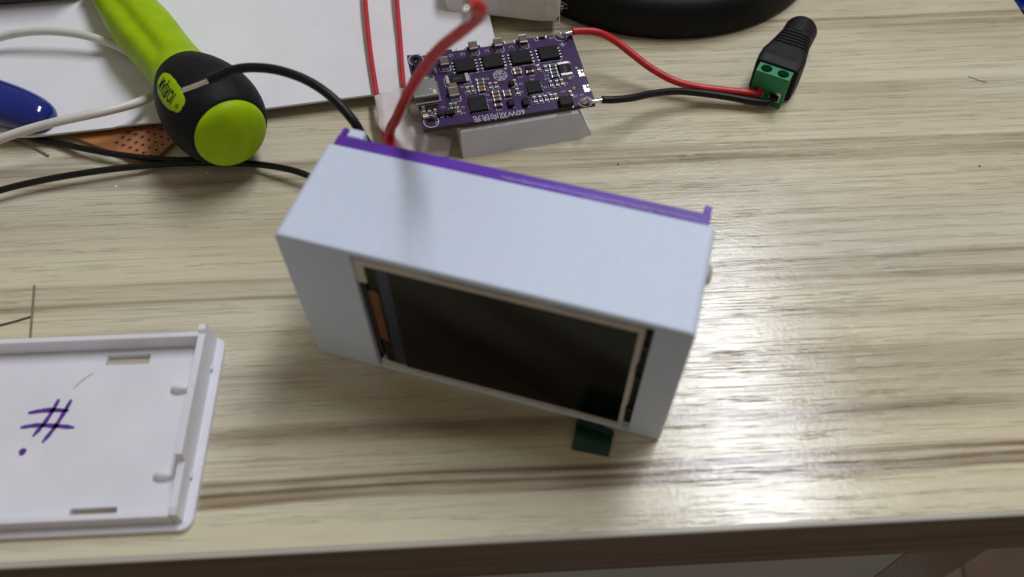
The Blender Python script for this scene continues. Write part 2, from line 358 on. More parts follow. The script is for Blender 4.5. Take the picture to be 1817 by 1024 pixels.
# moulded cream frame: bottom, right, top bars and the stepped upper left corner
frame_poly = [(16.45, 44.1), (16.45, 36.0), (18.6, 36.0), (18.6, 42.2), (75.7, 42.2), (75.7, 2.3), (23.8, 2.3), (23.6, 3.0), (19.5, 3.3), (17.6, 4.2), (17.2, 2.4), (17.2, 1.05), (76.9, 1.05), (76.9, 3.5), (76.6, 11), (76.9, 14), (76.9, 24), (76.6, 29), (76.9, 32), (76.9, 43.6), (76.2, 43.9), (60, 43.7), (58.5, 44.2), (55, 44.2), (53.5, 43.7), (34, 43.7), (32.5, 44.3), (27, 44.3), (26, 44.1)]
face_plate(frame_poly, [], 0.55, 1.9).build('display_frame', 'cream', disp)
face_plate(rr(18.65, 2.35, 75.65, 42.15, .2, 2), [], 0.95, 1.88).build('screen_glass', 'glass', disp)
face_plate(rr(21.0, 2.4, 23.7, 41.3, .3, 2), [], 0.88, 0.94).build('polariser_strip', 'polar', disp)
face_plate([(18.2, 33.0), (18.4, 13.4), (20.4, 13.0), (20.5, 32.4), (19.6, 33.6)], [], 0.75, 0.87).build('flex_cable', 'flex', disp)
face_plate([(16.7, 34.8), (17.0, 6.0), (18.1, 6.0), (17.9, 34.8)], [], 0.9, 1.88).build('backlight_edge', 'gap', disp)
for zz in (8.2, 23.0, 35.5):
    face_plate(rr(77.1, zz, 78.2, zz+0.8, .1, 1), [], 1.2, 1.88).build('clip', 'res', disp)
# tab of the protective film, bent forward onto the desk
t0 = dface(1025, 739, 0.5); t1 = dface(1091, 760, 0.5); t2 = dloc(at(1080, 810, 0.3)); t3 = dloc(at(1014, 797, 0.3))
b = MB(); rows = []
for k in range(9):
    t = k/8; a = t0.lerp(t3, t); c = t1.lerp(t2, t); sag = Vector((0, 0, 1.2*math.sin(math.pi*t)))
    rows.append([a+sag, c+sag, c+sag+Vector((0, -0.05, -0.18)), a+sag+Vector((0, -0.05, -0.18))])
b.rings(rows, smooth=False); b.build('film_tab', 'film', disp)
b = face_plate(rr(66.2, 2.4, 75.4, 13.0, .3, 2), [], 0.86, 0.93); b.build('film_tab_end', 'filmdark', disp)
# purple frame at the open back
pf = MB(); o1 = [(x, z) for x, z in rr(1.75, 1.75, BL-1.75, BH-0.75, .5, 3)]
pf.plate(rr(1.75, 1.75, BL-1.75, BH-1.75, .6, 3), [rr(3.2, 3.4, BL-3.4, BH-4.2, .6, 3)], -(BD+.05), -(BD-4), XZ)
pf.plate(rr(1.5, 1.2, BL-1.6, BH-.25, .4, 3), [rr(3.2, 3.4, BL-3.4, BH-4.2, .6, 3)], -(BD+3.1), -(BD+.06), XZ)
purple = pf.build('back_frame', 'purple', dev)
b = MB(); b.box((2.2, BD+4.6, 23.9), (1.3, 3.0, 45), 0.25); b.build('side_tab', 'purple', purple)
b = MB(); b.box((BL-2.4, BD+4.5, 23.9), (1.5, 2.8, 45), 0.25); b.build('side_tab', 'purple', purple)
b = MB(); b.box((5.0, BD+4.75, 23.9), (3.9, 3.1, 45.2), 0.5); b.build('corner_post', 'white_print', dev)
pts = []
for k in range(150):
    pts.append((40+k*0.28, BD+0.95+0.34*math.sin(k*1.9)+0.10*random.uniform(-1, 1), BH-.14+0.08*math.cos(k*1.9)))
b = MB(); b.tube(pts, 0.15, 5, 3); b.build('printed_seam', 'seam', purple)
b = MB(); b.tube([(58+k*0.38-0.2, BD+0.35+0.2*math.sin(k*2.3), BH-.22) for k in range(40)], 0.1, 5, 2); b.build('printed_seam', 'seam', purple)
b = MB(); b.box((BL/2, BD-1.5, BH/2-0.5), (BL-9, 1.4, BH-9), 0.2); b.build('inner_board', 'pcb', dev)
# button on the right wall
bq = dloc(at(1263, 480, 36))
b = MB(); b.lathe([(-0.2, 2.3), (0.6, 2.3), (1.0, 1.95), (1.3, 1.1), (1.4, 0.01)], 24, Matrix.Translation((BL, 19.5, 40)) @ Matrix.Rotation(R(90), 4, 'Y')); b.build('push_button', 'stud', dev)
# leads soldered inside the box
def lead(pts, r, m, parent, tip=None, tr=None, label=None, loc=lambda p: p):
    P = [loc(p) for p in pts]
    b = MB(); b.tube(P, r, 14, 10); o = b.build('lead_wire', m, parent)
    if label: o['label'] = label
    if tip:
        T = [loc(p) for p in tip]; b = MB(); b.tube(T, tr or r*0.6, 10, 6); b.build('tinned_end', 'tin', o)
    return o
def dw(x, y, z): c, s = math.cos(BYAW), math.sin(BYAW); return Vector((-48.39+x*c-y*s, 102.61+x*s+y*c, z))
redp = [dw(15, 26.0, 24), dw(14, 31.5, 27), at(692, 247, 36), at(705, 207, 45), at(733, 150, 57), at(775, 92, 69), at(822, 53, 79), at(848, 30, 84.5), at(852, 16, 87), at(842, 9, 88.5), at(830, 12, 89)]
lead(redp, 1.2, 'red', dev, [at(832, 11, 89), at(825, 20, 89.5), at(826, 34, 88)], 0.75, 'thick red lead rising from the box to a hooked tinned end', dloc)
blkp = [dw(11, 26.0, 18), dw(10.5, 34, 20), dw(6, 40.5, 24.5), at(646, 246, 30), at(625, 212, 34), at(588, 172, 37), at(545, 143, 39), at(495, 125, 40), at(450, 120, 40), at(415, 124, 39.5), at(388, 135, 38.5), at(370, 142, 38)]
lead(blkp, 1.2, 'black', dev, [at(374, 141, 38), at(350, 151, 37.4), at(322, 161, 37)], 0.6, 'thick black lead arching to a tinned end above the screwdriver', dloc)

# ---------------------------------------------------------------- loose lid
LYAW = R(2.4); LW, LHH = 86.0, 48.6
lo = at(343, 944, 0)
lid = thing('box_lid', 'loose white plastic lid with a purple hash mark drawn inside', 'lid', (lo.x, lo.y, 0), (0, 0, LYAW))
def lloc(p):
    q = Vector(p)-Vector((lo.x, lo.y, 0)); c, s = math.cos(LYAW), math.sin(LYAW); return Vector((q.x*c+q.y*s, -q.x*s+q.y*c, q.z))
def lp(px, py, z=1.6): return lloc(at(px, py, z))
TH = 1.6
s1 = [lp(*q) for q in ((191, 631), (265, 630), (264, 645), (190, 646))]; s2 = [lp(*q) for q in ((124, 903), (206, 899), (206, 911), (124, 916))]
def rect_of(s): return (min(p.x for p in s), min(p.y for p in s), max(p.x for p in s), max(p.y for p in s))
r1 = rect_of(s1); r2_ = rect_of(s2)
b = MB(); b.plate(rr(-LW, 0, 0, LHH, 2.6, 6), [rr(*r1, 0.15, 1), rr(*r2_, 0.5, 4)], 0.0, TH); plate_o = b.build('cover_plate', 'lid_white', lid)
bv = plate_o.modifiers.new('soft', 'BEVEL'); bv.width = 0.35*MM; bv.segments = 2; bv.limit_method = 'ANGLE'; bv.angle_limit = R(50)
WH = 4.8
b = MB(); b.box((-LW/2-0.4, LHH-1.6, TH+WH/2-0.02), (LW-7.2, 1.5, WH), 0.2); b.build('rim_wall', 'lid_white', lid)
b = MB(); b.box((-LW/2-0.4, 2.4, TH+1.9-0.02), (LW-7.2, 1.4, 3.8), 0.2); b.build('rim_wall', 'lid_white', lid)
b = MB()
yz = [(1.8, TH-.02), (LHH-.9, TH-.02), (LHH-.9, TH+7.6), (LHH-1.4, TH+8.6), (LHH-3.0, TH+8.9), (LHH-3.8, TH+8.0), (14.2, TH+7.8), (13.6, TH+5.2), (3.4, TH+4.9), (1.9, TH+4.2)]
b.rings([[(-3.6, y, z) for y, z in yz], [(-2.0, y, z) for y, z in yz]], smooth=False); b.build('rim_wall', 'lid_white', lid)
b = MB(); b.box((-LW+3.8, LHH/2, TH+WH/2-.02), (1.5, LHH-5, WH), 0.2); b.build('rim_wall', 'lid_white', lid)
for q in ((318, 692), (288, 846)):
    p = lp(*q)
    b = MB(); b.lathe([(0, 1.3), (0.8, 1.25), (1.5, 0.9), (1.8, 0.35), (1.85, 0.01)], 16, Matrix.Translation((p.x+0.6, p.y, TH-0.02)) @ Matrix.Diagonal((1.9, 0.85, 1.1, 1))); b.build('locating_peg', 'lid_white', lid)
for q in ((371, 656), (337, 846)):  # bumps added to cast the dark marks of small recesses
    p = lp(*q); b = MB(); b.box((-1.75, p.y, TH+0.9), (0.5, 1.5, 0.9), 0.2); b.build('shadow_bump', 'lid_white', lid)
def stroke(pts, wd):
    P = [lp(*q) for q in pts]; C_ = cat_rom(P, 6); vs = []; fs = []
    n = len(C_)
    for i, p in enumerate(C_):
        d = (C_[min(i+1, n-1)]-C_[max(i-1, 0)]); d.z = 0; d.normalize(); e = min(i, n-1-i)
        ww = 1.25*wd*(0.55+0.45*min(1, e/3))*(1+0.12*math.sin(i*1.3)); nn = Vector((-d.y, d.x, 0))*ww/2
        vs += [(p.x+nn.x, p.y+nn.y, TH+0.04), (p.x-nn.x, p.y-nn.y, TH+0.04)]
        if i: fs.append((2*i-2, 2*i-1, 2*i+1, 2*i))
    return vs, fs
b = MB()
for pts, wd in (([(105, 708), (94, 728), (78, 752), (58, 775)], 0.85), ([(127, 709), (112, 735), (96, 760), (75, 786)], 0.85), ([(50, 733), (85, 728), (122, 729)], 0.95), ([(36, 759), (65, 755), (100, 756), (132, 759)], 0.9)):
    b.add(*stroke(pts, wd))
p = lp(40, 802); dv = [(p.x+0.85*(1+0.12*math.sin(3*a))*math.cos(a), p.y+0.95*math.sin(a), TH+0.045) for a in [2*math.pi*k/14 for k in range(14)]]
b.add(dv, [tuple(range(14))]); b.build('ink_mark', 'ink', lid)
M['scuff'] = mat('pencil_scuff', (0.42, 0.42, 0.46), 0.7, var=0.1)
b = MB(); b.add(*stroke([(130, 690), (148, 674), (167, 661)], 0.28)); b.build('scuff_mark', 'scuff', lid)

# ---------------------------------------------------------------- white card, tape, thin red wires
zc = 4.2
card = thing('white_card', 'folded white card lying under the lime screwdriver', 'card')
cp = [at(q[0], q[1], zc) for q in ((60, 241), (200, 226), (210, 223.5), (330, 210), (470, 192), (600, 175), (725, 160), (890, 120), (868, 25), (852, -60))]
poly = [(p.x, p.y) for p in cp]+[(-25, 330), (-300, 330), (-300, cp[0].y-4)]
b = MB(); b.plate(poly, [], zc-0.7, zc); b.build('upper_leaf', 'paper', card)
b = MB(); b.plate([(-298, 180), (-12, 205), (-24, 328), (-298, 328)], [], 0.02, 0.7); b.build('lower_leaf', 'paper', card)
b = MB(); b.box((-160, 327, zc/2), (270, 1.2, zc-1.42), 0); b.build('fold', 'paper', card)
b = MB(); b.box((-150, 262, 2.1), (200, 60, 2.78), 0); b.build('filler', 'paper', card)

tapeg = [[(664, 170, 7.5), (678, 166, 8.2), (694, 162, 7.6), (709, 156, 6.6), (720, 158, 5.6)],
         [(667, 188, 7.0), (681, 186, 7.9), (697, 184, 6.8), (714, 182, 6.0), (726, 186, 5.2)],
         [(670, 208, 6.5), (684, 207, 7.3), (702, 206, 6.2), (722, 206, 6.6), (736, 214, 5.0)],
         [(673, 227, 6.2), (688, 229, 6.6), (706, 226, 5.6), (728, 224, 6.6), (748, 219, 6.0)],
         [(692, 246, 4.6), (706, 248, 5.2), (722, 246, 5.0), (748, 240, 6.4), (772, 238, 5.2)],
         [(704, 266, 2.6), (720, 268, 3.4), (740, 264, 3.2), (770, 258, 3.4), (800, 244, 3.6)],
         [(716, 290, 0.6), (734, 290, 1.4), (752, 286, 1.4), (776, 282, 1.0), (796, 277, 0.4)]]
G_ = [[at(*q) for q in row] for row in tapeg]
G_ = [cat_rom(row, 4) for row in G_]; cols = list(zip(*G_)); cols = [cat_rom(c, 4) for c in cols]; G_ = list(zip(*cols))
b = MB(); nr, nc = len(G_), len(G_[0]); top = [p for row in G_ for p in row]; bot = [p-Vector((0, 0, 0.18)) for p in top]; n = nr*nc
fs = []
for i in range(nr-1):
    for j in range(nc-1):
        a = i*nc+j; fs += [(a+nc, a+nc+1, a+1, a), (n+a, n+a+1, n+a+nc+1, n+a+nc)]
for i in range(nr-1): fs += [(i*nc, (i+1)*nc, n+(i+1)*nc, n+i*nc)[::-1], (i*nc+nc-1, (i+1)*nc+nc-1, n+(i+1)*nc+nc-1, n+i*nc+nc-1)]
for j in range(nc-1): fs += [(j, j+1, n+j+1, n+j), ((nr-1)*nc+j, (nr-1)*nc+j+1, n+(nr-1)*nc+j+1, n+(nr-1)*nc+j)[::-1]]
b.add(top+bot, fs, True); tag(b.build('tape_strip', 'tape'), 'crumpled strip of whitish masking tape holding thin red wires beside the circuit board', 'tape')
b = MB(); b.tube([at(646, -60, 8), at(648, 0, 7.5), at(656, 85, 6.6), at(669, 172, 6.0), at(676, 210, 5.2), at(681, 235, 4.6), at(690, 268, 3), at(704, 300, 1.2)], 0.85, 12, 10)
tag(b.build('thin_wire', 'red2'), 'thin red wire passing under the tape and on behind the white box', 'wire')
b = MB(); b.tube([at(700, -60, 8), at(704, 0, 7.5), at(709, 62, 6.4), at(713, 120, 5.6), at(717, 165, 5.0), at(722, 200, 4.4)], 0.85, 12, 10)
tag(b.build('thin_wire', 'red2'), 'thin red wire that ends under the tape by the metal USB socket', 'wire')

# dark case standing at the back of the card
k0 = at(-60, 20, zc); k1 = at(150, 3, zc); kd = k1-k0
case = thing('dark_case', 'dark grey case with rounded edges at the back of the white card', 'case', (k0.x, k0.y, zc), (0, 0, math.atan2(kd.y, kd.x)))
b = MB(); b.box((kd.length/2, 30, 9), (kd.length, 60, 18), 2.2); b.build('shell', 'case', case)
b = MB(); b.box((kd.length/2, -.1, 9), (kd.length-6, 0.6, 1.0), .2); b.build('seam', 'gap', case)
# ---------------------------------------------------------------- screwdriver
S0 = at(416, 244, 17.0); S1 = at(208, -4, 12.5)
ax = (S1-S0).normalized(); sx = ax.cross(Vector((0, 0, 1))).normalized(); sy = sx.cross(ax)
SM = Matrix(((sx.x, sy.x, ax.x, S0.x), (sx.y, sy.y, ax.y, S0.y), (sx.z, sy.z, ax.z, S0.z), (0, 0, 0, 1)))
low = min((SM @ Vector((0, -13.7, 13))).z, 0)
drv = thing('screwdriver', 'stubby screwdriver with a lime green and black bulb handle', 'screwdriver')
prof_b = [(2.2, 9.9), (3.0, 10.9), (5, 12.0), (8, 13.0), (12, 13.6), (16, 13.6), (20, 13.1), (24, 12.2), (28, 10.9), (31, 9.7), (32.5, 8.9)]
def rad_at(s):
    for (a, ra), (c, rc) in zip(prof_b[:-1], prof_b[1:]):
        if a <= s <= c: return ra+(rc-ra)*(s-a)/(c-a)
    return 9
def smooth_prof(p, n=5): return [(q.x, q.y) for q in cat_rom([(a, r_, 0) for a, r_ in p], n)]
b = MB(); b.lathe(smooth_prof(prof_b), 56, SM, caps=True); b.build('grip_bulb', 'rubber', drv)
b = MB(); b.lathe(smooth_prof([(-1.6, 0.02), (-1.5, 3), (-1.1, 6), (-0.2, 8.4), (0.8, 9.6), (2.0, 10.1), (3.0, 10.0)], 4), 48, SM); b.build('end_cap', 'lime', drv)
_cl = SM.to_3x3().transposed() @ (CAM-(SM @ Vector((0, 0, 60)))); FA = math.atan2(_cl.y, _cl.x)
def flute(z, a): 
    t = max(0, min(1, (z-34)/8))*max(0, min(1, (92-z)/14)); return 1-0.17*t*max(0, math.cos(3*(a-FA-0.12)))**3
b = MB(); b.lathe(smooth_prof([(29.5, 9.2), (31.5, 9.6), (34, 9.0), (40, 8.6), (48, 8.7), (58, 9.2), (66, 9.3), (76, 8.6), (88, 7.2), (98, 6.0), (104, 5.6), (106, 4.6), (106.2, 3)], 5), 60, SM, flute, caps=True); b.build('handle_sleeve', 'lime', drv)
b = MB(); b.lathe([(105, 3), (150, 3), (168, 3), (176, 1.5)], 20, SM, caps=True); b.build('shaft', 'steel', drv)
best = None
for i in range(60):
    for k in range(120):
        s = 4+26*i/59; a = 2*math.pi*k/120; p = SM @ Vector((rad_at(s)*math.cos(a), rad_at(s)*math.sin(a), s)); nrm = SM.to_3x3() @ Vector((math.cos(a), math.sin(a), 0))
        if nrm.dot(CAM-p) <= 0: continue
        q = proj(p); d = math.hypot(q[0]-297, q[1]-162)
        if best is None or d < best[0]: best = (d, s, a)
_, LS, LA = best
def on_bulb(x, y, off):      # x along the axis towards the butt, y round the bulb
    s = LS-x; r_ = rad_at(s)+off; a = LA+y/13.0; return SM @ Vector((r_*math.cos(a), r_*math.sin(a), s))
vs = [on_bulb(0, 0, 0.22)]; fs = []
NR, NA = 5, 40
for i in range(1, NR+1):
    for k in range(NA):
        a = 2*math.pi*k/NA; ca, sa = math.cos(a), math.sin(a)
        vs.append(on_bulb(8.7*i/NR*math.copysign(abs(ca)**0.8, ca), 3.5*i/NR*math.copysign(abs(sa)**0.8, sa), 0.22 if i < NR else 0.02))
for k in range(NA):
    fs.append((0, 1+k, 1+(k+1) % NA))
    for i in range(NR-1): fs.append((1+i*NA+k, 1+(i+1)*NA+k, 1+(i+1)*NA+(k+1) % NA, 1+i*NA+(k+1) % NA))
b = MB(); b.add(vs, fs, True); b.build('logo_badge', 'lime', drv)
tv, tf = text_mesh('MAJIROI', 4.6, 0.07)
b = MB(); b.add([on_bulb(v.x*0.62-0.6, v.y*1.0, 0.34) for v in tv], tf)
tv, tf = text_mesh('\u00ae', 1.8); b.add([on_bulb(v.x+6.9, v.y+0.6, 0.34) for v in tv], tf)
b.build('logo_lettering', 'rubber', drv)
print('SCREWDRIVER low', low, 'logo', best)

# ---------------------------------------------------------------- cables, pliers handle, perfboard at the left
b = MB(); b.tube([at(-60, 88, 8), at(0, 66, 9), at(60, 56, 10.5), at(120, 58, 10.5), at(170, 68, 9.5), at(212, 84, 8), at(245, 105, 6.6), at(272, 132, 6.2), at(283, 155, 6.4), at(268, 171, 8), at(235, 185, 10.5), at(180, 199, 12.5), at(110, 214, 13.5), at(50, 230, 12.5), at(0, 247, 11), at(-60, 272, 8)], 1.3, 14, 10)
tag(b.build('white_cable', 'whitecord'), 'white cable looping under the screwdriver handle and over the blue pliers grip', 'cable')
H0 = at(93, 216, 6.2); H1 = at(-120, 140, 9.0); ha = (H1-H0).normalized(); hx = ha.cross(Vector((0, 0, 1))).normalized(); hy = hx.cross(ha)
HM = Matrix(((hx.x, hy.x, ha.x, H0.x), (hx.y, hy.y, ha.y, H0.y), (hx.z, hy.z, ha.z, H0.z), (0, 0, 0, 1))) @ Matrix.Diagonal((1.0, 0.86, 1, 1))
pl = thing('pliers', 'glossy dark blue pliers grip lying at the edge of the white card', 'pliers')
b = MB(); b.lathe(smooth_prof([(0, 0.02), (0.5, 2.4), (2.2, 4.4), (5, 5.7), (9, 6.5), (15, 7.0), (24, 7.0), (36, 6.5), (50, 6.2), (70, 6.5), (90, 6)], 5), 36, HM, caps=True); b.build('grip', 'blue', pl)
b = MB(); b.lathe([(88, 3), (120, 4), (135, 4)], 16, HM, caps=True); b.build('arm', 'steel', pl)
b = MB(); b.tube([at(20, 228, 2.0), at(60, 246, 1.6), at(100, 254, 1.2), at(150, 264, 2.6), at(200, 273, 3.0), at(255, 280, 2.9), at(310, 284, 2.2), at(345, 283, 1.4), at(378, 276, 1.0)], 0.95, 12, 10)
tag(b.build('black_cable', 'blackcord'), 'black cable running from under the pliers grip across the copper perfboard', 'cable')
b = MB(); b.tube([at(-60, 362, 3), at(0, 338, 3.2), at(80, 319, 3.2), at(170, 304, 3.0), at(260, 294, 2.4), at(340, 289, 1.4), at(400, 289, 1.2), at(450, 291, 2.4), at(500, 298, 3.6), at(540, 309, 4.0), at(600, 335, 2.0)], 0.95, 12, 10)
tag(b.build('black_cable', 'blackcord'), 'black cable passing beneath the lime end cap to behind the white box', 'cable')
# perfboard
PA = at(119, 238, 1.6); PB = at(262, 293, 1.6); PC = at(314, 246, 1.6)
e1 = (PB-PA); e1.z = 0; e1n = e1.normalized(); e2n = Vector((-e1n.y, e1n.x, 0)); wlen = e1.length; hlen = 34
perf = thing('perfboard', 'orange brown perfboard with copper ringed holes half under the white card', 'board', (PB.x, PB.y, 0), (0, 0, math.atan2(e1n.y, e1n.x)))
holes = []; pads = []
cut = (PC-PB).dot(e1n); cuty = (PC-PB).dot(e2n)
poly = [(-wlen, 0), (0, 0), (cut, cuty), (cut-2, 24), (-wlen, 24)]
print('PERF', wlen, cut, cuty)
slope = cut/cuty
for j in range(7):
    for i in range(12):
        hx_, hy_ = -1.6+slope*(3.4+2.54*j)-2.54*i-0.4, 3.4+2.54*j
        if hx_ < -wlen+14+j*0.5 or hy_ > 21: continue
        holes.append((hx_, hy_))
b = MB(); b.plate(poly, [circ(x, y, 0.48, 8) for x, y in holes], 0.0, 1.6); b.build('board', 'perf', perf)
b = MB()
for x, y in holes: b.plate(circ(x, y, 0.95, 14), [circ(x, y, 0.5, 8)], 1.6, 1.64)
b.build('copper_ring', 'pad', perf)['kind'] = 'stuff'
# offcut leads and pins lying about
b = MB(); b.tube([at(-10, 232, 0.5), at(20, 250, 0.4), at(58, 262, 0.4), at(86, 276, 0.4)], 0.35, 8, 6); tag(b.build('wire_offcut', 'pin'), 'short bare copper offcut lying by the blue pliers grip', 'wire')
b = MB(); b.box((0, 0, 0.3), (0.5, at(57, 505).y-at(57, 640).y, 0.6), 0.15); o = b.build('metal_pin', 'pin'); pp = (at(57, 505)+at(57, 640))/2; o.location = (pp.x*MM, pp.y*MM, 0); o.rotation_euler = (0, 0, R(15)); tag(o, 'flat brown metal pin poking out from behind the white lid', 'pin')
b = MB(); b.tube([at(-30, 585, 0.3), at(0, 577, 0.3), at(30, 569, 0.35), at(54, 562, 0.3)], 0.2, 6, 6); tag(b.build('wire_offcut', 'hair'), 'thin dark wire offcut touching the flat brown pin', 'wire')

# ---------------------------------------------------------------- lamp base, foam, fibres
base = thing('round_base', 'thick black round base with rolled edge behind the circuit board', 'base', (54.2, 280.8, 0))
b = MB(); b.lathe([(0, 0.1), (0, 58.2), (0.8, 59.0), (3, 59.2), (9.5, 58.6), (11.8, 57.6), (13.2, 55.6), (13.6, 53.2), (13.4, 52.2), (12.6, 51.4), (12.6, 46), (12.8, 20), (12.8, 0.1)], 96); b.build('disc', 'base', base)
b = MB(); b.lathe([(12.6, 11), (30, 9), (34, 8), (300, 8), (302, 6)], 40, caps=True); b.build('stem', 'base', base)
f0 = at(783, 17, zc); fp = [at(*q) for q in ((786, 13, zc), (800, 20, zc), (835, 23, zc), (870, 27, zc), (905, 31, zc), (945, 36, zc), (975, 38, zc))]
foam = thing('foam_block', 'white foam block with a torn right end beside the black round base', 'foam')
b = MB(); rows = []
yt = 26
prof = [(0, 0), (0.2, 2.5), (0.9, 7), (2.4, 12), (6, 15.5), (12, 16.8), (20, 17)]
front = cat_rom(fp, 5); N_ = len(front)
for i, p in enumerate(front):
    t = i/(N_-1); rnd = min(1, t*6); k = 0.55+0.45*math.sqrt(max(0, 1-(1-rnd)**2)); back = Vector((0.10, 1, 0)).normalized()
    jit = 0.5*random.uniform(-1, 1) if i == N_-1 else 0
    rows.append([p+back*(d+(1-k)*8)+Vector((jit*0.6, jit, 0.05+z*k)) for d, z in prof]+[p+back*34+Vector((0, 0, 0.05+16*k)), p+back*34+Vector((0, 0, 0.05))])
# torn end: extra ragged rows
for j in range(2):
    rows.append([q+Vector((1.0+random.uniform(-.5, .9), random.uniform(-.3, .6), (random.uniform(-.5, .5) if q.z > 5 else 0))) for q in rows[-1]])
b.rings(rows, smooth=False); b.build('block', 'foam', foam)
for k in range(9):
    a = at(985+random.uniform(-4, 2), 30-k*4, zc+2); p1 = a+Vector((random.uniform(0, 3), random.uniform(-2.5, 1), random.uniform(0, 4))); p2 = p1+Vector((random.uniform(-1, 3), random.uniform(-3, 0), random.uniform(-2, 3)))
    b = MB(); b.tube([a-Vector((2, -2, 0)), p1, p2], 0.07, 5, 6); b.build('torn_fibre', 'fibre', foam)
b = MB(); b.tube([at(984, 60, 16), at(988, 48, 17), at(992, 40, 18), at(993, 20, 19)], 0.1, 5, 6); b.build('torn_fibre', 'fibre', foam)

# ---------------------------------------------------------------- support tray and circuit board
q0 = at(822, 282); q1 = at(1028, 247); d_ = (q1-q0); SYAW = math.atan2(d_.y, d_.x); SLEN = d_.length
sup = thing('support_tray', 'small upturned white plastic tray under the purple circuit board', 'tray', (q0.x, q0.y, 0), (0, 0, SYAW))
SH = 8.9
b = MB(); b.rings([[(0, 0, 0), (SLEN, 0, 0), (SLEN, 22, 0), (0, 22, 0)], [(0.1, 2.2, SH-.4), (SLEN-.1, 2.2, SH-.4), (SLEN-.1, 21.5, SH-.4), (.1, 21.5, SH-.4)], [(0.4, 2.6, SH), (SLEN-.4, 2.6, SH), (SLEN-.4, 21.1, SH), (.4, 21.1, SH)]], smooth=False); b.build('body', 'support', sup)
b = MB(); b.rings([[(SLEN-.05, 2.4, SH-.8), (SLEN-.05, 18, SH-.8), (SLEN-.05, 18, 0), (SLEN-.05, 0.2, 0)], [(SLEN+1.2, 2.0, SH-2.6), (SLEN+1.2, 18, SH-2.6), (SLEN+1.2, 18, 0), (SLEN+1.2, .3, 0)], [(SLEN+4.0, 1.2, 0.8), (SLEN+4.0, 18, 0.8), (SLEN+4.0, 18, 0), (SLEN+4.0, .9, 0)]], smooth=False); b.build('sloping_lip', 'support', sup)
# board frame: position, yaw, tilt (rear edge higher)
PW, PH, PT = 51.1, 28.1, 1.7
BZ = 13.0
RP = Matrix.Rotation(R(13.2), 3, 'Z') @ Matrix.Rotation(R(1.1), 3, 'Y') @ Matrix.Rotation(R(8.3), 3, 'X')
PO = Vector((-3.15, 188.12, BZ))
pcb = thing('circuit_board', 'purple circuit board crowded with chips on a white plastic tray', 'circuit board', PO, RP.to_euler())
def pl_(px, py, hgt=0.0):       # pixel -> board local (mm)
    n = RP @ Vector((0, 0, 1)); o = PO+n*hgt; d = ray(px, py); t = (o-CAM).dot(n)/d.dot(n); return RP.transposed() @ (CAM+t*d-PO)
def c3(cx, cy, hgt=0.0):        # crop coordinates used while measuring (crop origin 700,40; 4.655x)
    return pl_(700+cx/4.655, 40+cy/4.655, hgt)
def cs(v): return v/4.655*235/FPX      # crop px -> mm across
hw, hh = PW/2, PH/2
def notch(x, w_, d=0.9): return [(x+w_/2, hh), (x+w_/2, hh-d), (x-w_/2, hh-d), (x-w_/2, hh)]
notches = []
for cx, cy, w_ in ((950, 165, 2.6), (755, 195, 2.6), (548, 225, 2.4), (495, 230, 0.8), (350, 255, 2.0), (240, 265, 2.0)):
    notches.append((c3(cx, cy).x, w_))
outl = [(-hw, hh), (-hw, -hh), (hw, -hh)]
for cy_ in (540, 420):
    y = c3(1560, cy_).y; outl += [(hw, y-1.35), (hw-0.45, y-1.35), (hw-0.45, y+1.35), (hw, y+1.35)]
outl += [(hw, hh)]
for x, w_ in sorted(notches, reverse=True): outl += notch(x, w_)
h1 = c3(275, 862); h2 = c3(150, 297)
h1 = Vector((max(h1.x, -hw+2.6), max(h1.y, -hh+2.4), 0)); h2 = Vector((max(h2.x, -hw+2.4), min(h2.y, hh-2.2), 0))
b = MB(); b.plate(outl, [circ(h1.x, h1.y, 1.15, 20), circ(h2.x, h2.y, 1.15, 20)], -PT, 0); brd = b.build('board', 'pcb', pcb)
brd.data.materials.append(M['pcbedge'])
for p_ in brd.data.polygons:
    if abs(p_.normal.z) < 0.5: p_.material_index = 1
silk = MB(); SZ = 0.03
def sline(pts, w_=0.16):
    vs, fs = ring_poly(pts, w_); silk.add([(v.x, v.y, SZ+random.uniform(0, .006)) for v in vs], fs)
def scirc(x, y, r, w_=0.2, a0=0, a1=360):
    n = 22; sline([(x+r*math.cos(R(a0+(a1-a0)*k/n)), y+r*math.sin(R(a0+(a1-a0)*k/n))) for k in range(n+1)], w_)
def stext(s, x, y, size, rot=180):
    tv, tf = text_mesh(s, size); c, s_ = math.cos(R(rot)), math.sin(R(rot))
    silk.add([(x+v.x*c-v.y*s_, y+v.x*s_+v.y*c, SZ) for v in tv], tf)
def part(name, m, ctr, dim, bev=0.08, parent=pcb, z0=0.0, rot=0):
    mb = MB(); mb.box((0, 0, 0), dim, bev); o = mb.build(name, m, parent); o.location = (ctr.x*MM, ctr.y*MM, (z0+dim[2]/2)*MM); o.rotation_euler = (0, 0, R(rot)); return o
# plated holes and pads
for h in (h1, h2):
    b = MB(); b.plate(circ(h.x, h.y, 1.75, 24), [circ(h.x, h.y, 1.16, 20)], 0, 0.02); b.build('hole_pad', 'pcb', pcb); scirc(h.x, h.y, 2.15, 0.22)
